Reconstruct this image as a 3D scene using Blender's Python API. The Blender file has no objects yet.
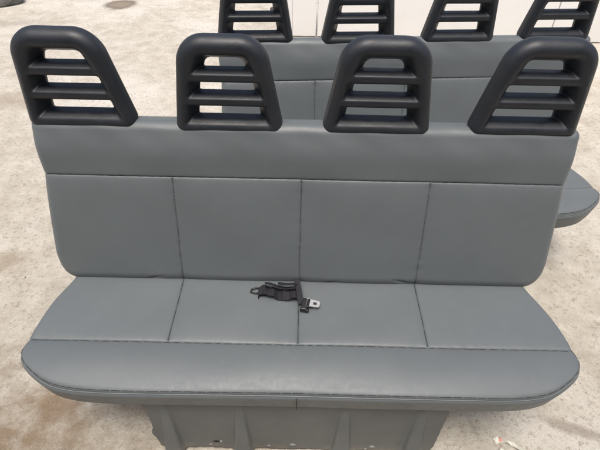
import bpy, math, random
import numpy as np
from mathutils import Vector, Matrix
random.seed(7); rng = np.random.default_rng(7)
R = math.radians
S = bpy.context.scene
C = S.collection

# ------------------------------------------------------------------ helpers
def link_mesh(name, verts, faces, mats, parent=None, smooth=True, midx=None):
    me = bpy.data.meshes.new(name)
    me.from_pydata([tuple(v) for v in verts], [], [tuple(int(i) for i in f) for f in faces])
    for m in (mats if isinstance(mats, (list, tuple)) else [mats]): me.materials.append(m)
    if smooth: me.polygons.foreach_set('use_smooth', [True] * len(me.polygons))
    if midx is not None: me.polygons.foreach_set('material_index', [int(i) for i in midx])
    me.update()
    o = bpy.data.objects.new(name, me); C.objects.link(o)
    if parent: o.parent = parent
    return o
def thing(name, label, cat, loc=(0, 0, 0), rz=0, group=None):
    o = bpy.data.objects.new(name, None); C.objects.link(o)
    o.empty_display_size = .1
    o.location = loc; o.rotation_euler = (0, 0, rz)
    return tag(o, label, cat, group)
def tag(o, label, cat, group=None):
    o['label'] = label; o['category'] = cat
    if group: o['group'] = group
    return o

class Geo:
    def __init__(s): s.v = []; s.f = []; s.m = []
    def add(s, v, f, m=0):
        b = len(s.v); s.v += [tuple(map(float, p)) for p in v]
        s.f += [tuple(int(i) + b for i in q) for q in f]; s.m += [m] * len(f)
        return s
    def build(s, name, mats, parent=None, smooth=True):
        return link_mesh(name, s.v, s.f, mats, parent, smooth, s.m)
def box(g, lo, hi, m=0, bev=.0):
    (x0, y0, z0), (x1, y1, z1) = lo, hi
    if bev <= 0:
        v = [(x, y, z) for x in (x0, x1) for y in (y0, y1) for z in (z0, z1)]
        g.add(v, [(0, 1, 3, 2), (4, 6, 7, 5), (0, 4, 5, 1), (2, 3, 7, 6), (0, 2, 6, 4), (1, 5, 7, 3)], m); return
    import bmesh
    bm = bmesh.new(); bmesh.ops.create_cube(bm, size=1)
    for w in bm.verts: w.co = Vector(((x0 + x1) / 2 + w.co.x * (x1 - x0), (y0 + y1) / 2 + w.co.y * (y1 - y0), (z0 + z1) / 2 + w.co.z * (z1 - z0)))
    bmesh.ops.bevel(bm, geom=bm.edges[:], offset=bev, segments=3, affect='EDGES', profile=.5)
    bm.verts.ensure_lookup_table(); bm.verts.index_update()
    g.add([w.co for w in bm.verts], [[w.index for w in f.verts] for f in bm.faces], m); bm.free()
def tube(g, pts, r, m=0, seg=8, up=(0, 0, 1)):
    pts = [Vector(p) for p in pts]; n = len(pts); vs = []
    for i, p in enumerate(pts):
        d = (pts[min(i + 1, n - 1)] - pts[max(i - 1, 0)]).normalized()
        a = d.cross(Vector(up))
        if a.length < 1e-4: a = d.cross(Vector((1, 0, 0)))
        a.normalize(); b = d.cross(a)
        rr = r if not callable(r) else r(i / (n - 1))
        for k in range(seg):
            t = 2 * math.pi * k / seg
            vs.append(p + a * (math.cos(t) * rr) + b * (math.sin(t) * rr))
    fs = [(i * seg + k, i * seg + (k + 1) % seg, (i + 1) * seg + (k + 1) % seg, (i + 1) * seg + k) for i in range(n - 1) for k in range(seg)]
    fs += [tuple(range(seg - 1, -1, -1)), tuple((n - 1) * seg + k for k in range(seg))]
    g.add(vs, fs, m)
def strip(g, pts, half, th, m=0):
    """a band of thickness th: pts = list of (point, width_dir, normal)"""
    n = len(pts); vs = []
    for p, w, nn in pts:
        p = Vector(p); w = Vector(w).normalized() * half; nn = Vector(nn).normalized() * th / 2
        vs += [p - w - nn, p + w - nn, p + w + nn, p - w + nn]
    fs = [(i * 4 + k, i * 4 + (k + 1) % 4, (i + 1) * 4 + (k + 1) % 4, (i + 1) * 4 + k) for i in range(n - 1) for k in range(4)]
    fs += [(3, 2, 1, 0), tuple((n - 1) * 4 + k for k in range(4))]
    g.add(vs, fs, m)

# ---- signed distance shapes turned into meshes (naive surface nets)
def refine(lo, hi, h, marks):
    """axis samples: step h, but about 1 mm close to the marks"""
    if not marks: return np.arange(lo, hi + h, h)
    out = [lo]
    while out[-1] < hi:
        d = min(abs(out[-1] - m_) for m_ in marks)
        out.append(out[-1] + (.0009 if d < .0045 else min(h, .0009 + (d - .0045) * .30)))
    return np.array(out)
def surface_nets(fn, lo, hi, h, fine=None):
    ax = [refine(lo[i], hi[i], h, (fine or [None] * 3)[i]) for i in range(3)]
    X, Y, Z = np.meshgrid(*ax, indexing='ij')
    V = fn(X, Y, Z).astype(np.float64)
    ins = V < 0
    nx, ny, nz = V.shape
    cs = (nx - 1, ny - 1, nz - 1)
    acc = np.zeros(cs + (3,)); cnt = np.zeros(cs)
    for a in range(3):
        sl0 = [slice(None)] * 3; sl1 = [slice(None)] * 3
        sl0[a] = slice(0, -1); sl1[a] = slice(1, None)
        v0 = V[tuple(sl0)]; v1 = V[tuple(sl1)]
        cr = (v0 < 0) != (v1 < 0)
        den = np.where(cr, v0 - v1, 1.0); t = np.where(cr, v0 / den, 0)
        b, c = [i for i in range(3) if i != a]
        for ob in (0, 1):
            for oc in (0, 1):
                s = [slice(None)] * 3
                s[b] = slice(ob, V.shape[b] - 1 + ob); s[c] = slice(oc, V.shape[c] - 1 + oc)
                s = tuple(s); crs = cr[s]
                cnt += crs; acc[..., a] += np.where(crs, t[s], 0)
                acc[..., b] += crs * ob; acc[..., c] += crs * oc
    act = cnt > 0
    idx = -np.ones(cs, dtype=np.int64); idx[act] = np.arange(act.sum())
    I = np.argwhere(act)
    P = acc[act] / cnt[act][:, None]
    verts = np.stack([ax[k][I[:, k]] + P[:, k] * (ax[k][I[:, k] + 1] - ax[k][I[:, k]]) for k in range(3)], 1)
    faces = []
    for a in range(3):
        b, c = (a + 1) % 3, (a + 2) % 3
        sl0 = [slice(1, -1)] * 3; sl1 = [slice(1, -1)] * 3
        sl0[a] = slice(0, -1); sl1[a] = slice(1, None)
        i0 = ins[tuple(sl0)]; i1 = ins[tuple(sl1)]
        E = np.argwhere(i0 != i1)
        flip = i1[tuple(E.T)]
        base = E.copy(); base[:, b] += 1; base[:, c] += 1
        def cell(db, dc):
            q = base.copy(); q[:, b] += db; q[:, c] += dc
            return idx[q[:, 0], q[:, 1], q[:, 2]]
        q = np.stack([cell(-1, -1), cell(0, -1), cell(0, 0), cell(-1, 0)], 1)
        q[flip] = q[flip][:, ::-1]
        faces.append(q)
    return verts, np.concatenate(faces)
def poly_sdf(X, Y, poly):
    """2D signed distance to a closed polygon, negative inside"""
    shp = X.shape
    x = X.ravel(); y = Y.ravel()
    d = np.full(x.shape, 1e9); sgn = np.ones(x.shape)
    P = np.array(poly); n = len(P)
    for i in range(n):
        ax_, ay = P[i]; bx, by = P[i - 1]
        ex, ey = bx - ax_, by - ay; wx, wy = x - ax_, y - ay
        k = np.clip((wx * ex + wy * ey) / (ex * ex + ey * ey + 1e-18), 0, 1)
        d = np.minimum(d, (wx - ex * k) ** 2 + (wy - ey * k) ** 2)
        c1 = y >= ay; c2 = y < by; c3 = ex * wy > ey * wx
        fl = (c1 & c2 & c3) | (~c1 & ~c2 & ~c3)
        sgn[fl] *= -1
    return (sgn * np.sqrt(d)).reshape(shp)
def grid_poly(X, Y, poly):
    """same, for a 3D meshgrid (x,y on the first two axes): computed once per column"""
    if X.ndim == 3:
        return poly_sdf(X[:, :, 0], Y[:, :, 0], poly)[:, :, None]
    return poly_sdf(X, Y, poly)
def round_poly(pts, rad, seg=8):
    out = []; n = len(pts)
    for i in range(n):
        p = np.array(pts[i], float); a = np.array(pts[i - 1], float); b = np.array(pts[(i + 1) % n], float)
        r = rad[i] if isinstance(rad, (list, tuple)) else rad
        u = (a - p) / np.linalg.norm(a - p); v = (b - p) / np.linalg.norm(b - p)
        ang = math.acos(max(-1, min(1, float(u @ v))))
        if r <= 0 or ang > 3.1: out.append(tuple(p)); continue
        L = r / math.tan(ang / 2)
        c = p + (u + v) / np.linalg.norm(u + v) * (r / math.sin(ang / 2))
        s = p + u * L; e = p + v * L
        a0 = math.atan2(*(s - c)[::-1]); a1 = math.atan2(*(e - c)[::-1])
        da = (a1 - a0 + math.pi) % (2 * math.pi) - math.pi
        for k in range(seg + 1):
            t = a0 + da * k / seg; out.append((c[0] + r * math.cos(t), c[1] + r * math.sin(t)))
    return out
def smin(a, b, k):
    h = np.clip(.5 + .5 * (b - a) / k, 0, 1)
    return b * (1 - h) + a * h - k * h * (1 - h)
def smax(a, b, k): return -smin(-a, -b, k)

# ------------------------------------------------------------------ materials
def mat(name):
    m = bpy.data.materials.new(name); m.use_nodes = True
    nt = m.node_tree; b = nt.nodes['Principled BSDF']
    return m, nt, b
def N(nt, t, **kw):
    n = nt.nodes.new(t)
    for k, v in kw.items():
        if k in n.inputs: n.inputs[k].default_value = v
        else: setattr(n, k, v)
    return n
def coord(nt, scale=1.0, kind='Object'):
    tc = N(nt, 'ShaderNodeTexCoord'); mp = N(nt, 'ShaderNodeMapping')
    mp.inputs['Scale'].default_value = (scale,) * 3 if not isinstance(scale, tuple) else scale
    nt.links.new(tc.outputs[kind], mp.inputs['Vector']); return mp.outputs['Vector']
def noise(nt, vec, scale, detail=4, rough=.55):
    n = N(nt, 'ShaderNodeTexNoise'); n.inputs['Scale'].default_value = scale
    n.inputs['Detail'].default_value = detail; n.inputs['Roughness'].default_value = rough
    nt.links.new(vec, n.inputs['Vector']); return n.outputs['Fac']
def ramp(nt, fac, stops):
    r = N(nt, 'ShaderNodeValToRGB'); e = r.color_ramp.elements
    while len(e) < len(stops): e.new(.5)
    for el, (p, c) in zip(e, stops):
        el.position = p; el.color = (c if isinstance(c, tuple) else (c, c, c)) + (1,)
    nt.links.new(fac, r.inputs['Fac']); return r.outputs['Color']
def mix(nt, fac, a, b, mode='MIX'):
    m = N(nt, 'ShaderNodeMix'); m.data_type = 'RGBA'; m.blend_type = mode
    for sock, val in ((m.inputs['Factor'], fac), (m.inputs['A'], a), (m.inputs['B'], b)):
        if isinstance(val, (int, float)): sock.default_value = val
        elif isinstance(val, tuple): sock.default_value = val + (1,)
        else: nt.links.new(val, sock)
    return m.outputs['Result']
def bump(nt, bsdf, heights):
    prev = None
    for h, st, dist in heights:
        b = N(nt, 'ShaderNodeBump'); b.inputs['Strength'].default_value = st; b.inputs['Distance'].default_value = dist
        nt.links.new(h, b.inputs['Height'])
        if prev: nt.links.new(prev, b.inputs['Normal'])
        prev = b.outputs['Normal']
    nt.links.new(prev, bsdf.inputs['Normal'])

def vinyl(name, col, rough=.42):
    m, nt, b = mat(name)
    v = coord(nt)
    vor = N(nt, 'ShaderNodeTexVoronoi'); vor.feature = 'DISTANCE_TO_EDGE'; vor.inputs['Scale'].default_value = 620
    nt.links.new(v, vor.inputs['Vector'])
    big = noise(nt, v, 9, 3); mid = noise(nt, v, 60, 4); soft = noise(nt, v, 5, 2)
    c = mix(nt, ramp(nt, big, [(.3, 0.0), (.7, 1.0)]), tuple(x * .97 for x in col), tuple(x * 1.03 for x in col))
    dust = ramp(nt, noise(nt, v, 22, 6, .7), [(.58, 0.0), (.8, .08)])
    c = mix(nt, dust, c, (.33, .31, .28))
    nt.links.new(c, b.inputs['Base Color'])
    rr = ramp(nt, mid, [(.3, rough - .05), (.7, rough + .05)]); nt.links.new(rr, b.inputs['Roughness'])
    b.inputs['Specular IOR Level'].default_value = .45
    bump(nt, b, [(soft, .12, .012), (mid, .06, .002), (vor.outputs['Distance'], .25, .0006)])
    return m
GREY = (.119, .1345, .1415)
M_vinyl = vinyl('grey_vinyl', GREY, .44)
m, nt, b = mat('stitch_thread'); b.inputs['Base Color'].default_value = (.018, .02, .022, 1); b.inputs['Roughness'].default_value = .85; M_thread = m
m, nt, b = mat('piping_vinyl'); b.inputs['Base Color'].default_value = (.135, .150, .157, 1); b.inputs['Roughness'].default_value = .38
bump(nt, b, [(noise(nt, coord(nt), 90, 3), .3, .002)]); M_piping = m
# headrest foam skin
m, nt, b = mat('black_foam_skin'); v = coord(nt)
c = mix(nt, ramp(nt, noise(nt, v, 14, 5, .6), [(.35, 0.0), (.75, 1.0)]), (.0145, .0178, .0232), (.025, .029, .036))
c = mix(nt, ramp(nt, noise(nt, v, 60, 6, .75), [(.60, 0.0), (.80, .18)]), c, (.11, .105, .10))
nt.links.new(c, b.inputs['Base Color'])
nt.links.new(ramp(nt, noise(nt, v, 30, 4), [(.3, .40), (.7, .54)]), b.inputs['Roughness'])
bump(nt, b, [(noise(nt, v, 26, 3), .25, .004), (noise(nt, v, 480, 3, .7), .22, .0009)]); M_black = m
# painted steel pedestal
m, nt, b = mat('grey_painted_steel'); v = coord(nt)
c = mix(nt, ramp(nt, noise(nt, v, 7, 5), [(.3, 0.0), (.7, 1.0)]), (.100, .108, .108), (.128, .136, .136))
sc_ = ramp(nt, noise(nt, coord(nt, (6, 40, 40)), 4, 6, .8), [(.64, 0.0), (.72, .5)])
c = mix(nt, sc_, c, (.20, .19, .17))
geo = N(nt, 'ShaderNodeSeparateXYZ'); tc = N(nt, 'ShaderNodeTexCoord'); nt.links.new(tc.outputs['Object'], geo.inputs[0])
low = N(nt, 'ShaderNodeMapRange'); low.inputs['From Min'].default_value = .05; low.inputs['From Max'].default_value = 0.0
nt.links.new(geo.outputs['Z'], low.inputs['Value'])
dm = N(nt, 'ShaderNodeMath'); dm.operation = 'MULTIPLY'; nt.links.new(low.outputs[0], dm.inputs[0]); nt.links.new(ramp(nt, noise(nt, v, 35, 6, .7), [(.4, 0.0), (.65, .5)]), dm.inputs[1])
c = mix(nt, dm.outputs[0], c, (.36, .29, .21))
nt.links.new(c, b.inputs['Base Color']); b.inputs['Roughness'].default_value = .5
bump(nt, b, [(noise(nt, v, 12, 3), .4, .006), (noise(nt, v, 200, 3), .15, .001)]); M_steel = m
m, nt, b = mat('rusty_edge'); v = coord(nt)
nt.links.new(mix(nt, noise(nt, v, 60, 5), (.05, .035, .028), (.17, .095, .06)), b.inputs['Base Color']); b.inputs['Roughness'].default_value = .9; M_rust = m
m, nt, b = mat('bright_metal'); b.inputs['Base Color'].default_value = (.62, .63, .64, 1); b.inputs['Metallic'].default_value = .85; b.inputs['Roughness'].default_value = .38; M_metal = m
m, nt, b = mat('bolt_metal'); b.inputs['Base Color'].default_value = (.30, .30, .28, 1); b.inputs['Metallic'].default_value = .4; b.inputs['Roughness'].default_value = .6; M_bolt = m
m, nt, b = mat('black_hole'); b.inputs['Base Color'].default_value = (.012, .012, .012, 1); b.inputs['Roughness'].default_value = .9; M_hole = m
m, nt, b = mat('black_webbing'); v = coord(nt)
w = N(nt, 'ShaderNodeTexWave'); w.inputs['Scale'].default_value = 240; w.bands_direction = 'Y'; nt.links.new(v, w.inputs['Vector'])
nt.links.new(mix(nt, w.outputs['Fac'], (.006, .006, .009), (.024, .024, .032)), b.inputs['Base Color']); b.inputs['Roughness'].default_value = .7
bump(nt, b, [(w.outputs['Fac'], .5, .0008)]); M_web = m
m, nt, b = mat('black_plastic'); b.inputs['Base Color'].default_value = (.012, .012, .014, 1); b.inputs['Roughness'].default_value = .35; M_plastic = m
# white gate paint
m, nt, b = mat('white_gate_paint'); v = coord(nt)
c = mix(nt, ramp(nt, noise(nt, v, 3, 6, .65), [(.5, 0.0), (.85, .5)]), (.93, .93, .92), (.82, .80, .77))
nt.links.new(c, b.inputs['Base Color']); b.inputs['Roughness'].default_value = .45
bump(nt, b, [(noise(nt, v, 4, 2), .2, .01)]); M_white = m
# ground: packed pale earth
m, nt, b = mat('packed_earth'); v = coord(nt)
g1 = noise(nt, v, 1.1, 5, .6); g2 = noise(nt, v, 7, 8, .68); g3 = noise(nt, v, 45, 6, .72); g4 = noise(nt, v, 170, 4, .7)
c = mix(nt, ramp(nt, g2, [(.30, 0.0), (.68, 1.0)]), (.475, .425, .345), (.73, .680, .590))
c = mix(nt, ramp(nt, g1, [(.46, 0.0), (.62, .75)]), c, (.77, .73, .655))
c = mix(nt, ramp(nt, g3, [(.53, 0.0), (.66, .60)]), c, (.27, .222, .165))
c = mix(nt, ramp(nt, g4, [(.55, 0.0), (.66, .45)]), c, (.76, .72, .65))
sep = N(nt, 'ShaderNodeSeparateXYZ'); nt.links.new(v, sep.inputs[0])
def spot(cx, cy, rx, ry, col, amt, edge=.35, nz=.5, rot=0.0):
    """a stain of its own shape on the earth"""
    global c
    mp = N(nt, 'ShaderNodeMapping'); mp.vector_type = 'TEXTURE'
    mp.inputs['Location'].default_value = (cx, cy, 0); mp.inputs['Scale'].default_value = (rx, ry, 1); mp.inputs['Rotation'].default_value = (0, 0, rot)
    nt.links.new(v, mp.inputs['Vector'])
    ln = N(nt, 'ShaderNodeVectorMath'); ln.operation = 'LENGTH'
    fl = N(nt, 'ShaderNodeVectorMath'); fl.operation = 'MULTIPLY'; fl.inputs[1].default_value = (1, 1, 0)
    nt.links.new(mp.outputs[0], fl.inputs[0]); nt.links.new(fl.outputs[0], ln.inputs[0])
    ad = N(nt, 'ShaderNodeMath'); ad.operation = 'MULTIPLY_ADD'; ad.inputs[1].default_value = nz * 2
    nt.links.new(g2, ad.inputs[0]); nt.links.new(ln.outputs['Value'], ad.inputs[2])
    mr = N(nt, 'ShaderNodeMapRange'); mr.inputs['From Min'].default_value = 1 + nz; mr.inputs['From Max'].default_value = 1 + nz - edge
    mr.inputs['To Max'].default_value = amt
    nt.links.new(ad.outputs[0], mr.inputs['Value'])
    c = mix(nt, mr.outputs[0], c, col)
SPOTS = []
spot(-.86, .80, .10, .085, (.30, .175, .105), .55, .7, .5)
spot(-.95, .62, .60, .36, (.28, .205, .13), .9, .9, 1.1)
spot(-1.25, .95, .22, .12, (.33, .26, .185), .7, .8, 1.2)
spot(-.62, .60, .10, .05, (.25, .20, .145), .6, .8, 1.2)
spot(-1.45, 1.50, .22, .12, (.36, .28, .20), .55, .8, .5)
spot(-2.3, 3.2, .42, .18, (.40, .33, .25), .7, .8, .5)
spot(-3.2, 5.0, .9, .14, (.40, .36, .30), .6, .8, .5, .15)
spot(-3.4, 4.35, .8, .10, (.45, .39, .32), .6, .8, .5, .1)
spot(-2.22, 5.80, .215, .26, (.20, .16, .125), .9, .35, .25)
spot(-2.22, 5.79, .15, .15, (.33, .27, .21), .8, .35, .4)
spot(-1.5, 5.2, .10, .035, (.30, .24, .19), .6, 1.2, .5, .3)
spot(-1.75, 5.8, .14, .03, (.30, .24, .19), .5, 1.2, .5)
spot(.63, .74, .014, .045, (.24, .19, .14), .65, 1.3, .6, .3)
spot(.98, .75, .12, .03, (.30, .25, .20), .6, .5, .4, -.3)
nt.links.new(c, b.inputs['Base Color']); b.inputs['Roughness'].default_value = .93; b.inputs['Specular IOR Level'].default_value = .25
bump(nt, b, [(g2, .7, .03), (g3, .9, .012), (g4, .9, .0055)]); M_ground = m
m, nt, b = mat('pebble_stone'); v = coord(nt)
nt.links.new(mix(nt, noise(nt, v, 8, 3), (.26, .22, .17), (.62, .57, .50)), b.inputs['Base Color']); b.inputs['Roughness'].default_value = .9; M_pebble = m
m, nt, b = mat('grey_rock'); v = coord(nt)
nt.links.new(ramp(nt, noise(nt, v, 14, 8, .7), [(.3, (.07, .07, .06)), (.5, (.19, .19, .175)), (.7, (.34, .34, .32))]), b.inputs['Base Color']); b.inputs['Roughness'].default_value = .9
bump(nt, b, [(noise(nt, v, 20, 8, .7), .8, .02)]); M_rock = m
m, nt, b = mat('dark_stone'); v = coord(nt)
nt.links.new(mix(nt, noise(nt, v, 30, 4), (.025, .024, .022), (.09, .085, .08)), b.inputs['Base Color']); b.inputs['Roughness'].default_value = .9; M_dark = m
m, nt, b = mat('litter_paper'); v = coord(nt)
nt.links.new(mix(nt, ramp(nt, noise(nt, v, 60, 5), [(.45, 0.0), (.6, .7)]), (.66, .66, .58), (.40, .37, .30)), b.inputs['Base Color']); b.inputs['Roughness'].default_value = .6; M_paper = m
m, nt, b = mat('litter_pink'); b.inputs['Base Color'].default_value = (.62, .30, .25, 1); b.inputs['Roughness'].default_value = .6; M_pink = m

m, nt, b = mat('blocker_brown'); nt.links.new(mix(nt, noise(nt, coord(nt), 3, 5), (.13, .12, .11), (.18, .165, .15)), b.inputs['Base Color']); b.inputs['Roughness'].default_value = .9; M_blocker = m  # dull brown of the added sky-blocking wall, out of view
# ------------------------------------------------------------------ ground
def fbm(x, y, seed=0):
    r = np.random.default_rng(seed); out = np.zeros_like(x)
    for k in range(26):
        f = 3 * 1.22 ** k; a = r.uniform(0, 2 * math.pi); p = r.uniform(0, 7)
        out += np.sin((x * math.cos(a) + y * math.sin(a)) * f + p + 1.3 * np.sin(x * f * .37 + y * f * .21 + p * 2)) / f ** .9
    return out
gx = np.concatenate([[-60, -30, -15, -8], np.linspace(-4.2, 4.2, 420), [8, 15, 30, 60]])
gy = np.concatenate([[-40, -10, -3], np.linspace(-.2, 6.4, 400), [9, 15, 30, 60, 90]])
GX, GY = np.meshgrid(gx, gy, indexing='ij')
fade = np.clip((4.2 - np.abs(GX)) / .5, 0, 1) * np.clip((6.4 - GY) / .5, 0, 1) * np.clip((GY + .2) / .2, 0, 1)
GZ = fbm(GX, GY, 3) * .008 * fade
# a shallow dip where the dark oval lies
GZ -= .004
ni, nj = GX.shape
ii, jj = np.meshgrid(np.arange(ni - 1), np.arange(nj - 1), indexing='ij')
a0 = (ii * nj + jj).ravel()
ground = link_mesh('ground', np.stack([GX.ravel(), GY.ravel(), GZ.ravel()], 1), np.stack([a0, a0 + nj, a0 + nj + 1, a0 + 1], 1), M_ground)
ground['kind'] = 'structure'

# pebbles and grit: nobody could count them
g = Geo()
def lump(g, c, r, sub=1, seed=0, flat=.6, m=0, rough=.25):
    import bmesh
    bm = bmesh.new(); bmesh.ops.create_icosphere(bm, subdivisions=sub, radius=1)
    rr = random.Random(seed); ph = [(rr.uniform(-3, 3), rr.uniform(-3, 3), rr.uniform(-3, 3), rr.uniform(0, 6)) for _ in range(6)]
    rx, ry = r * rr.uniform(.7, 1.3), r * rr.uniform(.7, 1.3); az = rr.uniform(0, 3)
    vs = []
    for w in bm.verts:
        k = 1 + rough * sum(math.sin(w.co.x * a + w.co.y * b_ + w.co.z * c_ + d) for a, b_, c_, d in ph) / 3
        x, y, z = w.co.x * rx * k, w.co.y * ry * k, w.co.z * r * flat * k
        vs.append((c[0] + x * math.cos(az) - y * math.sin(az), c[1] + x * math.sin(az) + y * math.cos(az), c[2] + z))
    bm.verts.index_update()
    g.add(vs, [[w.index for w in f.verts] for f in bm.faces], m); bm.free()
for k in range(4200):
    y = random.uniform(.35, 3.2) if random.random() < .8 else random.uniform(3, 6)
    x = random.uniform(-1.0, 1.0) * (1.2 + y * .8)
    r_ = min(.011, .0013 * math.exp(random.gauss(.1, .6)))
    z = float(fbm(np.array([x]), np.array([y]), 3)[0]) * .008 - .004
    lump(g, (x, y, z + r_ * .2), r_, 1, k, .6)
grit = g.build('gravel_grit', M_pebble); grit['kind'] = 'stuff'
tag(grit, 'scattered pale pebbles and grit lying on the packed earth', 'gravel')

# ------------------------------------------------------------------ bench geometry (local: x right, y away from camera, z up)
JZ = .434; RHO = R(15.6); ALP = R(-2.8)
T = Vector((0, math.sin(RHO), math.cos(RHO))); NB = Vector((0, -math.cos(RHO), math.sin(RHO)))
SF = Vector((0, -math.cos(ALP), math.sin(ALP))); NS = Vector((0, math.sin(ALP), math.cos(ALP)))
J = Vector((0, 0, JZ))
def back_pt(x, t, n): return (x, n * NB.y + t * T.y, JZ + n * NB.z + t * T.z)
def seat_pt(x, s, m): return (x, s * SF.y + m * NS.y, JZ + s * SF.z + m * NS.z)
def xf(verts, f):
    v = np.asarray(verts); o = f(v[:, 0], v[:, 1], v[:, 2]); return np.stack([np.broadcast_to(q, v[:, 0].shape) for q in o], 1)
SEAMX = (-.39, 0.0, .39)

# backrest pad
back_poly = round_poly([(-.803, -.006), (.815, -.006), (.813, .10), (.801, .365), (.806, .540), (-.790, .540), (-.784, .365), (-.803, .10)], [.066, .070, .3, .5, .022, .022, .5, .3], 10)
def pucker(a, d, seed, amp, width=.022):
    """short irregular folds running away from a seam; a = along, d = distance"""
    w_ = np.sin(a * 97 + 2.1 * np.sin(a * 31 + seed) + seed) * np.sin(a * 23 + seed * 2) ** 2 + .5 * np.sin(a * 173 + seed * 3) * np.sin(a * 11 + seed) ** 2
    return amp * w_ * np.exp(-np.abs(d) / width)
def back_front(x, t):
    """height of the padded face"""
    dt = t - .3735
    act = 1 / (1 + np.exp(np.clip(dt / .0015, -40, 40)))
    crease = np.exp(-np.abs(dt) / .0018) * .0034 + np.exp(-np.abs(dt) / .010) * .0022
    ds = np.full(np.broadcast(x, t).shape, 1.0)
    for i, sx in enumerate(SEAMX):
        wob = sx + .0004 * np.sin(t * 40 + i)
        dx = x - wob
        crease = np.maximum(crease, (np.exp(-np.abs(dx) / .0018) * .0034 + np.exp(-np.abs(dx) / .009) * .0020) * act)
        ds = np.minimum(ds, np.abs(dx))
        crease = crease + pucker(t, dx, i + 1.0, .0008, .014) * act
    crease = crease + pucker(x, dt, 4.0, .0007, .018)
    pil = .0065 * (1 - np.exp(-ds / .05)) * (1 - np.exp(-np.abs(dt) / .045)) * act
    low = .0016 * np.sin(x * 7.3 + t * 5) * np.sin(t * 13 + x * 3 + 1)
    up = 1 - act
    bol = up * (.009 * np.exp(-((t - .455) / .06) ** 2) + .0018 * np.sin(x * 14.9 + 1) * np.sin((t - .38) * 26) + .0009 * np.sin(x * 41 + t * 60) * np.clip((t - .44) / .08, 0, 1))
    for cx, ct, sg in ((-.49, .016, 1), (.345, .020, -1), (.10, .010, 1)):
        crease = crease + .0065 * np.exp(-((x - cx) / .026) ** 2 - ((t - ct - .25 * sg * (x - cx)) / .005) ** 2)
    return bol + low + pil - crease
def back_sdf(x, t, n):
    a = grid_poly(x, t, back_poly)
    th = .095
    f = back_front(x, t)
    r = .028 + .016 * np.clip((.10 - t) / .06, 0, 1)
    nf = n - f
    A = a + r; B = np.abs(nf + th / 2) - th / 2 + r
    return np.minimum(np.maximum(A, B), 0) + np.sqrt(np.maximum(A, 0) ** 2 + np.maximum(B, 0) ** 2) - r
# seat pad
hp = [(.740, -.11), (.764, 0), (.792, .085), (.806, .16), (.815, .225), (.818, .262), (.810, .290), (.790, .315), (.755, .341), (.708, .366), (.655, .3785), (.59, .3845), (.50, .3865), (.3, .3865), (0, .384)]
def catmull(p, n=6):
    p = [p[0]] + list(p) + [p[-1]]; out = []
    for i in range(1, len(p) - 2):
        for k in range(n):
            t = k / n
            out.append(tuple(.5 * ((2 * p[i][j]) + (-p[i - 1][j] + p[i + 1][j]) * t + (2 * p[i - 1][j] - 5 * p[i][j] + 4 * p[i + 1][j] - p[i + 2][j]) * t * t + (-p[i - 1][j] + 3 * p[i][j] - 3 * p[i + 1][j] + p[i + 2][j]) * t ** 3) for j in (0, 1)))
    return out + [p[-1]]
half = catmull(hp)
seat_poly = [(x * (1 + .020 * min(1, max(0, s + .05) / .2)), s) for x, s in half] + [(-x, s) for x, s in reversed(half[:-1])]
SSEAM = .230
def seat_top(x, s):
    dt = s - SSEAM
    act = 1 / (1 + np.exp(np.clip(dt / .0015, -40, 40)))
    crease = np.exp(-np.abs(dt) / .0018) * .0034 + np.exp(-np.abs(dt) / .010) * .0024
    ds = np.full(np.broadcast(x, s).shape, 1.0)
    for i, sx in enumerate(SEAMX):
        dx = x - sx
        crease = np.maximum(crease, (np.exp(-np.abs(dx) / .0018) * .0032 + np.exp(-np.abs(dx) / .009) * .0022) * act)
        ds = np.minimum(ds, np.abs(dx))
        crease = crease + pucker(s, dx, i + 6.0, .0006, .012) * act
    crease = crease + pucker(x, dt, 9.0, .0006, .014)
    pil = .0050 * (1 - np.exp(-ds / .05)) * (1 - np.exp(-np.abs(dt) / .04)) * act
    low = .0020 * np.sin(x * 6.1 + s * 9 + 2) * np.sin(s * 17 + x * 4)
    fall = -.012 * np.clip(dt / .14, 0, 1) ** 2
    return .004 + low + fall + pil - crease + .006 * np.clip(1 - ((s - .305) / .07) ** 2, 0, 1)
def seat_sdf(x, s, m):
    a = grid_poly(x, s, seat_poly)
    th = .104
    f = seat_top(x, s)
    mm = m - f
    a = a + np.clip(-(mm + .02), 0, .08) * .14 + .006 * np.exp(-((mm + .013) / .006) ** 2)
    # the side seam pressed into the band
    r = .020
    A = a + r; B = np.abs(mm + th / 2) - th / 2 + r
    return np.minimum(np.maximum(A, B), 0) + np.sqrt(np.maximum(A, 0) ** 2 + np.maximum(B, 0) ** 2) - r

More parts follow.
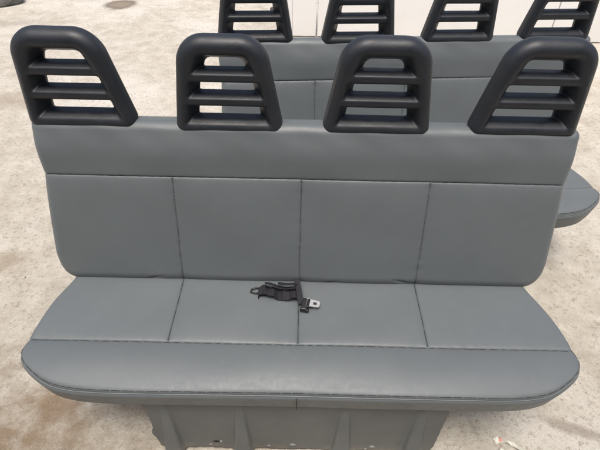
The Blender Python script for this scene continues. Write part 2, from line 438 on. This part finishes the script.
def top_of(sdf, pts, lo, hi, n=160):
    """outermost surface height above each (x,y) point, scanning down"""
    x = np.array([p[0] for p in pts]); y = np.array([p[1] for p in pts])
    z = np.linspace(hi, lo, n)
    X = np.repeat(x[:, None], n, 1); Y = np.repeat(y[:, None], n, 1); Z = np.repeat(z[None], len(pts), 0)
    V = sdf(X, Y, Z)
    k = np.argmax(V < 0, 1)
    k = np.clip(k, 1, n - 1); i = np.arange(len(pts))
    v0, v1 = V[i, k - 1], V[i, k]
    return z[k - 1] + (z[k] - z[k - 1]) * v0 / (v0 - v1 + 1e-12)
def stitches(g, sdf, pt, path, nrm, m=1, dash=.0085, gap=.0028, r=.0014, lo=-.06, hi=.03, sink=-.0004):
    """thread dashes laid along a 2D path on the padded surface"""
    P = [np.array(p, float) for p in path]; d = [0]
    for a, b_ in zip(P, P[1:]): d.append(d[-1] + np.linalg.norm(b_ - a))
    def at(u): 
        i = min(max(int(np.searchsorted(d, u)) - 1, 0), len(P) - 2)
        return P[i] + (P[i + 1] - P[i]) * ((u - d[i]) / (d[i + 1] - d[i] + 1e-12))
    u = 0; k = 0; segs = []
    while u + dash < d[-1]:
        L = dash * (1 + .25 * math.sin(k * 2.7)); segs.append([at(u + L * q / 3) for q in range(4)]); u += L + gap; k += 1
    flat = [p for s in segs for p in s]
    h = top_of(sdf, flat, lo, hi)
    for i, s in enumerate(segs):
        pts = []
        for q, p in enumerate(s):
            jx = .00015 * math.sin(i * 1.9)
            pts.append(pt(float(p[0]) + jx, float(p[1]) + jx, float(h[i * 4 + q]) - sink - (.0010 if q in (0, 3) else 0)))
        tube(g, pts, r, m, 5)
HC = .0036
vb, fb = surface_nets(back_sdf, (-.82, -.035, -.125), (.84, .575, .035), HC, (list(SEAMX), [.3735], None))
gb_v = xf(vb, back_pt)
seam_g = Geo()
lin = lambda a, b_, n=60: [(a[0] + (b_[0] - a[0]) * i / n, a[1] + (b_[1] - a[1]) * i / n) for i in range(n + 1)]
stitches(seam_g, back_sdf, back_pt, lin((-.776, .3735), (.793, .3735)), NB, dash=.030, gap=.0006, r=.0013)
for i, sx in enumerate(SEAMX):
    pth = [(sx + .0004 * math.sin((.368 - .38 * k / 60) * 40 + i), .368 - .38 * k / 60) for k in range(58)]
    stitches(seam_g, back_sdf, back_pt, pth, NB, dash=.0085, gap=.0020, r=.0013)
nv = len(gb_v)
allv = np.concatenate([gb_v, np.array(seam_g.v)]); allf = [tuple(q) for q in fb.tolist()] + [tuple(i + nv for i in q) for q in seam_g.f]
bench_tpl = {}
bench = thing('bench_seat', 'nearest long grey vinyl bench seat, seen whole, with a black belt buckle lying on it', 'bench seat', (.0015, 1.011, 0), 0, 'four place grey bench seats standing on the earth')
link_mesh('backrest', allv, allf, [M_vinyl, M_thread], bench, True, [0] * len(fb) + [1] * len(seam_g.f))

vs_, fs_ = surface_nets(seat_sdf, (-.85, -.13, -.135), (.865, .415, .035), HC, (list(SEAMX), [SSEAM], None))
gs_v = xf(vs_, seat_pt)
seam_g = Geo()
stitches(seam_g, seat_sdf, seat_pt, lin((-.806, SSEAM), (.822, SSEAM), 200), NS, dash=.030, gap=.0006, r=.0013, sink=-.0007)
for sx in SEAMX: stitches(seam_g, seat_sdf, seat_pt, lin((sx, .226), (sx, -.02)), NS, dash=.060, gap=.0004, r=.0014, sink=-.0007)
# stitch row just inside the piping
edge = [p for p in seat_poly if p[1] > .22]
def inset(poly, d):
    out = []
    for i, p in enumerate(poly):
        a = np.array(poly[max(i - 1, 0)]); b_ = np.array(poly[min(i + 1, len(poly) - 1)]); t = b_ - a; t = t / np.linalg.norm(t)
        out.append((p[0] - t[1] * d * -1 * -1, p[1] + t[0] * d))
    return out
e1 = inset(edge, .0095); 
if max(p[1] for p in e1) > max(p[1] for p in edge): e1 = inset(edge, -.0095)
e2d = .0065 if e1 == inset(edge, .0095) else -.0065
stitches(seam_g, seat_sdf, seat_pt, e1, NS, dash=.030, gap=.004, r=.0008)
nv = len(gs_v)
allv = np.concatenate([gs_v, np.array(seam_g.v)]); allf = [tuple(q) for q in fs_.tolist()] + [tuple(i + nv for i in q) for q in seam_g.f]
seat = link_mesh('seat_cushion', allv, allf, [M_vinyl, M_thread], bench, True, [0] * len(fs_) + [1] * len(seam_g.f))
e2 = inset(edge, e2d); dense = []
for a, b_ in zip(e2, e2[1:]):
    L = math.hypot(b_[0] - a[0], b_[1] - a[1]); k = max(1, int(L / .008))
    dense += [(a[0] + (b_[0] - a[0]) * i / k, a[1] + (b_[1] - a[1]) * i / k) for i in range(k)]
hh = top_of(seat_sdf, dense, -.06, .03)
pg = Geo(); tube(pg, [seat_pt(p[0], p[1], float(h_) + .0002 + .0003 * math.sin(i * .9)) for i, (p, h_) in enumerate(zip(dense, hh))], .0021, 0, 8)
pg.build('piping', M_piping, seat)
# short upright seam in the middle of the front band
sg = Geo(); box(sg, (-.0011, -.3822, JZ - .108), (.0011, -.36, JZ - .046)); sg.build('band_seam', M_thread, seat)

# headrest: louvred foam block
hr_out = round_poly([(-.157, 0), (.157, 0), (.110, .282), (-.110, .282)], [.024, .024, .078, .078], 14)
def hr_sdf(x, h, n):
    a = grid_poly(x, h, hr_out)
    th = .070
    r = .027
    taper = .004 * np.clip(h / .25, 0, 1)
    A = a + r; B = np.abs(n + th / 2) - th / 2 + r + taper
    body = np.minimum(np.maximum(A, B), 0) + np.sqrt(np.maximum(A, 0) ** 2 + np.maximum(B, 0) ** 2) - r
    q = np.clip(-n, 0, .048)
    side = (np.abs(x) - (.1290 - .172 * h - .20 * np.clip(h - .15, 0, 1)) + .66 * q) * .83
    top = (h - .247 + .62 * q) / 1.18
    bot = .034 - h + .1 * q
    cav = smax(smax(side, top, .013), bot, .006)
    frame = smax(body, -cav, .012)
    bars = np.full(np.broadcast(x, h, n).shape, 1.0)
    for hc, sl in ((.0320, .10), (.1085, .02), (.1775, -.04)):
        u = -(n + .031)
        w = h - hc - sl * (u - .02)
        q1 = np.abs(u) - .0250; q2 = np.abs(w) - .0160
        rr = .0120
        slab = np.minimum(np.maximum(q1 + rr, q2 + rr), 0) + np.sqrt(np.maximum(q1 + rr, 0) ** 2 + np.maximum(q2 + rr, 0) ** 2) - rr
        slope = (w - .0160) * math.cos(R(24)) + (-.008 - u) * math.sin(R(24))
        bars = np.minimum(bars, smax(slab, slope, .003))
    bars = np.maximum(bars, a + .018)
    return smin(frame, bars, .005)
vh, fh = surface_nets(hr_sdf, (-.17, -.012, -.085), (.17, .292, .015), .0024)
HR_X = (-.633, -.211, .211, .633); HR_T = .525
TH = Vector((0, -math.sin(R(6)), math.cos(R(6)))); NH = Vector((0, -math.cos(R(6)), -math.sin(R(6))))
hv = xf(vh, lambda x, h, n: (x, n * NH.y + (h - .017) * TH.y, n * NH.z + (h - .017) * TH.z))
h0 = None
for k, hx in enumerate(HR_X):
    if h0 is None: h0 = link_mesh('headrest', hv, fh, M_black, bench); o = h0
    else: o = h0.copy(); C.objects.link(o)
    o.parent = bench; o.location = back_pt(hx, HR_T + (0, -.009, -.005, 0)[k], .004)

# pedestal of pressed steel with flaring ribs
RIB = (-.405, -.175, .150, .385)
def ped_front(x, z):
    y = -.338 - .022 * (1 - z / .33)
    for rx in RIB:
        c_ = rx + (.0 if rx < 0 else 0)
        wd = .010 + .022 * np.clip(1 - z / .30, 0, 1)
        pr = .027 * np.clip(1 - z / .30, 0, 1) ** .8
        y = y - pr / (1 + np.exp((np.abs(x - c_) - wd) / .0020))
    return y
nxp, nzp = 420, 60
px_ = np.linspace(-.465, .465, nxp)
V = []; 
for j in range(nzp):
    for i in range(nxp):
        x = px_[i]
        q = j / (nzp - 1)
        ribk = max(math.exp(-((x - rx) / .035) ** 4) for rx in RIB)
        z0 = .000 + (1 - ribk) * (.010 + .003 * math.sin(x * 37) + .0015 * math.sin(x * 170))
        z = z0 + (.345 - z0) * q
        ed = 0
        w = x
        if abs(x) > .44:   # the bent, chewed side flange
            k = (abs(x) - .44) / .025
            if x < 0: w = x + k * (float(np.interp(z, [0, .03, .06, .095, .12, .135, .35], [.014, .011, .006, -.006, .001, .004, -.004])) + .0008 * math.sin(z * 210))
            else: w = x + k * (float(np.interp(z, [0, .05, .35], [-.016, -.006, .004])) + .0006 * math.sin(z * 160))
        V.append((w, float(ped_front(np.float64(x), np.float64(z))), z))
F = [(j * nxp + i, j * nxp + i + 1, (j + 1) * nxp + i + 1, (j + 1) * nxp + i) for j in range(nzp - 1) for i in range(nxp - 1)]
g = Geo(); g.add(V, F, 0)
# thickness
Vb = [(x, y + .003, z) for x, y, z in V]; g.add(Vb, [tuple(reversed(q)) for q in F], 0)
n0 = len(V)
rim = [i for i in range(nxp - 1)]
g.f += [(i, n0 + i, n0 + i + 1, i + 1) for i in range(nxp - 1)]; g.m += [1] * (nxp - 1)
for c0 in (0, nxp - 1):
    g.f += [(j * nxp + c0, (j + 1) * nxp + c0, n0 + (j + 1) * nxp + c0, n0 + j * nxp + c0) for j in range(nzp - 1)]; g.m += [1] * (nzp - 1)
for sx in (-1, 1):
    lo = (min(sx * .452, sx * .449), -.33, .004); hi = (max(sx * .452, sx * .449), .05, .34); box(g, lo, hi)
box(g, (-.448, .047, .004), (.448, .050, .34))
ped = g.build('pedestal', [M_steel, M_rust], bench)
# holes and bolts in the pedestal
def ped_disc(x, z, r, rz_, mt, name, dome=.002):
    g = Geo(); y = float(ped_front(np.float64(x), np.float64(z))); seg = 14
    vs = [(x, y - dome, z)] + [(x + r * math.cos(a), y - dome * .7, z + rz_ * math.sin(a)) for a in np.linspace(0, 2 * math.pi, seg, False)] + [(x + r * 1.15 * math.cos(a), y + .004, z + rz_ * 1.15 * math.sin(a)) for a in np.linspace(0, 2 * math.pi, seg, False)]
    fs = [(0, 1 + i, 1 + (i + 1) % seg) for i in range(seg)] + [(1 + i, 1 + seg + i, 1 + seg + (i + 1) % seg, 1 + (i + 1) % seg) for i in range(seg)]
    g.add(vs, fs); return g.build(name, mt, ped)
ped_disc(-.262, .050, .013, .006, M_hole, 'slot', .0008)
ped_disc(-.01, .038, .010, .007, M_bolt, 'bolt', .003)
ped_disc(.255, .036, .010, .007, M_bolt, 'bolt', .003)
ped_disc(-.284, .030, .006, .004, M_bolt, 'rivet', .002)
ped_disc(-.09, .030, .006, .004, M_bolt, 'rivet', .002)
ped_disc(.235, .020, .005, .004, M_bolt, 'rivet', .002)
ped_disc(-.248, .052, .005, .004, M_bolt, 'rivet', .003)
# frame that carries the cushion and the backrest: two steel rails under the seat and the back brackets
for sx in (-.5, .5):
    g = Geo(); box(g, (sx - .02, -.30, .30), (sx + .02, .10, .352), 0, .003); g.build('seat_rail', M_steel, bench)
    g = Geo()
    a = Vector(back_pt(sx, -.06, -.10)); b_ = Vector(back_pt(sx, .30, -.105))
    tube(g, [a + (b_ - a) * i / 6 for i in range(7)], .016, 0, 10); g.build('back_bracket', M_steel, bench)
g = Geo(); box(g, (-.60, -.26, .318), (.60, -.22, .350), 0, .003); g.build('cross_rail', M_steel, bench)

# ------------------------------------------------------------------ the second bench behind
def copy_tree(o, parent=None):
    c_ = o.copy(); C.objects.link(c_); c_.parent = parent
    for ch in [q for q in list(C.objects) if q.parent == o]: copy_tree(ch, c_)
    return c_
bench2 = copy_tree(bench)
bench2['label'] = 'grey vinyl bench seat mostly hidden behind the nearest one, in front of the white gate'
bench2.location = (.448, 1.775, 0); bench2.rotation_euler = (0, 0, R(5.4))

# ------------------------------------------------------------------ seat belt buckle and webbing lying in the crease
OX = 0.0015; OY = 1.011
belt = thing('seat_belt', 'short black webbing lap belt with bright metal tongue lying across the middle of the bench', 'seat belt', (OX, OY, 0))
def sp(x, s, m): return Vector(seat_pt(x, s + .014 + (.034 if x > .012 else 0), m + .004))
g = Geo()
pts = []
for i in range(25):
    q = i / 24; x = -.122 + .118 * q
    pts.append((sp(x, .028 + .010 * math.sin(q * 2.4) + .006 * q, .017 + .006 * math.sin(q * 9) + .004 * math.sin(q * 23)), SF + NS * (.25 * math.sin(q * 7)), NS - SF * .2))
strip(g, pts, .021, .0022)
pts = []
for i in range(17):
    q = i / 16; x = -.112 + .100 * q
    pts.append((sp(x, .012 + .014 * q, .028 + .007 * math.sin(q * 6 + 1)), SF * .7 + NS * .6, NS - SF * .7))
strip(g, pts, .016, .0022)
pts = []  # the loop that folds down at the left
for i in range(19):
    a = math.pi * .95 * i / 18
    pts.append((sp(-.120 - .012 * math.sin(a), .030 + .012 * i / 18, .012 + .010 * math.cos(a)), SF, (math.sin(a), 0, math.cos(a))))
strip(g, pts, .018, .002)
pts = []  # the turn that goes down beside the buckle
for i in range(13):
    q = i / 12; pts.append((sp(-.008 + .016 * q, -.012 + .090 * q, .026 + .005 * math.sin(q * 3) - .012 * q), (1, 0, .3), NS))
strip(g, pts, .009, .0035)
pts = []  # a second slack fold bunched behind
for i in range(21):
    q = i / 20
    pts.append((sp(-.070 + .062 * q, .004 + .012 * math.sin(q * 3.1), .026 + .010 * math.sin(q * 3.1)), SF * .8 + NS * .6, NS * .8 - SF * .6))
strip(g, pts, .013, .0022)
webo = g.build('webbing', M_web, belt, False)
g = Geo()
tube(g, [sp(-.128, .018, .012), sp(-.140, .014, .011), sp(-.156, .020, .010), sp(-.158, .030, .009), sp(-.146, .035, .009), sp(-.128, .036, .010)], .0030, 0, 8)
g.build('adjuster_hook', M_plastic, belt)
def oriented(g, c, ux, uy, hx, hy, hz, m=0, bev=.002):
    t = Geo(); box(t, (-hx, -hy, -hz), (hx, hy, hz), m, bev)
    ux = Vector(ux).normalized(); uz = NS.normalized(); uy = uz.cross(ux); 
    g.add([Vector(c) + ux * p[0] + uy * p[1] + uz * p[2] for p in t.v], t.f, m)
g = Geo(); ang = R(-10); ux = (math.cos(ang), math.sin(ang), 0)
oriented(g, sp(.019, .047, .016), ux, None, .011, .022, .006, 0, .003)
oriented(g, sp(.031, .046, .017), ux, None, .0035, .017, .008, 0, .002)
oriented(g, sp(.018, .066, .013), ux, None, .014, .004, .006, 0, .002)
g.build('tongue_grip', M_plastic, belt)
g = Geo()
# tongue: a plate with a slot
def plate(g, c, ux, L, W, th):
    ux = Vector(ux).normalized(); uy = NS.cross(ux).normalized(); uz = NS
    outer = round_poly([(-L, -W * 1.25), (-L * .3, -W), (L, -W * .85), (L, W * .85), (-L * .3, W), (-L, W * 1.25)], [0, .004, .007, .007, .004, 0], 5)
    inner = round_poly([(-L * .02, -W * .38), (L * .55, -W * .38), (L * .55, W * .38), (-L * .02, W * .38)], .0025, 5)
    import bmesh
    bm = bmesh.new()
    for ring in (outer, inner):
        vv = [bm.verts.new((p[0], p[1], 0)) for p in ring]
        for i in range(len(vv)): bm.edges.new((vv[i], vv[(i + 1) % len(vv)]))
    bmesh.ops.triangle_fill(bm, edges=bm.edges[:], use_beauty=True)
    r_ = bmesh.ops.extrude_face_region(bm, geom=bm.faces[:])
    for e in r_['geom']:
        if isinstance(e, bmesh.types.BMVert): e.co.z += th
    bm.verts.index_update()
    g.add([Vector(c) + ux * w.co.x + uy * w.co.y + uz * w.co.z for w in bm.verts], [[w.index for w in f.verts] for f in bm.faces]); bm.free()
plate(g, sp(.046, .045, .019), (math.cos(ang), math.sin(ang), -.05), .021, .0135, .0022)
g.build('tongue_plate', M_metal, belt, False)

# ------------------------------------------------------------------ white gate behind
gate = thing('metal_gate', 'white painted metal gate of tall flat leaves standing behind the rear bench', 'gate', (2.2, 4.78, 0))
def gpanel(x0, x1, name='gate_leaf'):
    g = Geo(); box(g, (x0, 0, .006), (x1, .05, 2.25), 0, .006)
    return g.build(name, M_white, gate)
gpanel(-2.32, -2.083); gpanel(-2.066, .30); gpanel(.312, 2.6)
g = Geo(); box(g, (-2.40, -.002, 0), (-2.3215, .07, 2.3), 0, .006); g.build('gate_post', M_white, gate)
g = Geo(); box(g, (2.605, -.01, 0), (2.68, .07, 2.3), 0, .006); g.build('gate_post', M_white, gate)

# ------------------------------------------------------------------ small things on the earth
g = Geo(); lump(g, (0, 0, .07), .30, 4, 5, .55, 0, .22); o = g.build('rock', M_rock); o.location = (-3.70, 5.70, 0)
tag(o, 'rough grey rock lying on the pale earth at the far left', 'rock')
g = Geo(); lump(g, (0, 0, .02), .07, 3, 8, .5, 0, .2); o = g.build('stone', M_dark); o.location = (-.335, 5.62, 0)
tag(o, 'small dark stone on the earth, seen through a slot of the rear headrest', 'stone')
lit = thing('litter', 'crumpled scrap of pale packaging with a pink piece beside the bench base', 'litter', (.73, .675, 0), .3)
g = Geo(); pts = []
for i in range(14):
    q = i / 13; pts.append(((-.035 + .085 * q, .010 * math.sin(q * 5) + .03 - .045 * q, .006 + .005 * abs(math.sin(q * 11))), (.25 * math.sin(q * 9), 1, .3 * math.sin(q * 13)), (0, -.2, 1)))
strip(g, pts, .010, .001); g.build('wrapper', M_paper, lit, False)
g = Geo(); pts = [((-.040 + .030 * i / 6, -.012 + .006 * math.sin(i), .005 + .004 * math.sin(i * 2.1)), (0.2, 1, .2 * math.sin(i)), (0, 0, 1)) for i in range(7)]
strip(g, pts, .011, .001); g.build('torn_flap', M_paper, lit, False)
g = Geo(); lump(g, (-.012, .028, .008), .0105, 2, 3, .55, 0, .2); g.build('cap', M_pink, lit)

# added wall, out of view: it keeps the sky off everything that faces it
g = Geo(); box(g, (-7, -1.8, 0), (7, -1.5, 3.0)); o = g.build('sky_blocker', M_blocker, None, False)
tag(o, 'dull brown wall added out of view behind the camera to block skylight', 'wall')
# ------------------------------------------------------------------ light
SUN_EL, SUN_AZ = R(73), R(188)      # azimuth from +y clockwise
w = bpy.data.worlds.new('World'); S.world = w; w.use_nodes = True
nt = w.node_tree; bg = nt.nodes['Background']
sky = nt.nodes.new('ShaderNodeTexSky'); sky.sky_type = 'NISHITA'; sky.sun_disc = False
sky.sun_elevation = SUN_EL; sky.sun_rotation = SUN_AZ; sky.air_density = 1.0; sky.dust_density = 6.0; sky.ozone_density = .6
nt.links.new(sky.outputs[0], bg.inputs[0]); bg.inputs[1].default_value = .12
sl = bpy.data.lights.new('sun', 'SUN'); sl.energy = 2.0; sl.angle = R(28); sl.color = (1.0, .968, .915)
so = bpy.data.objects.new('sun', sl); C.objects.link(so)
d = Vector((math.cos(SUN_EL) * math.sin(SUN_AZ), math.cos(SUN_EL) * math.cos(SUN_AZ), math.sin(SUN_EL)))
so.rotation_euler = d.to_track_quat('Z', 'Y').to_euler(); so.location = (0, 0, 6)

# ------------------------------------------------------------------ camera
cam = bpy.data.cameras.new('camera'); co = bpy.data.objects.new('camera', cam); C.objects.link(co)
cam.sensor_width = 36; cam.lens = 450 / 600 * 36; cam.clip_start = .02; cam.clip_end = 400
pitch = R(41); roll = R(1.25)
F_ = Vector((0, math.cos(pitch), -math.sin(pitch))); U_ = Vector((0, math.sin(pitch), math.cos(pitch))); X_ = Vector((1, 0, 0))
X2 = X_ * math.cos(roll) + U_ * math.sin(roll); U2 = U_ * math.cos(roll) - X_ * math.sin(roll)
M = Matrix((X2, U2, -F_)).transposed().to_4x4(); M.translation = Vector((0, 0, 1.58))
co.matrix_world = M
S.camera = co
S.view_settings.view_transform = 'Standard'; S.view_settings.look = 'None'; S.view_settings.exposure = .37; S.view_settings.gamma = 1
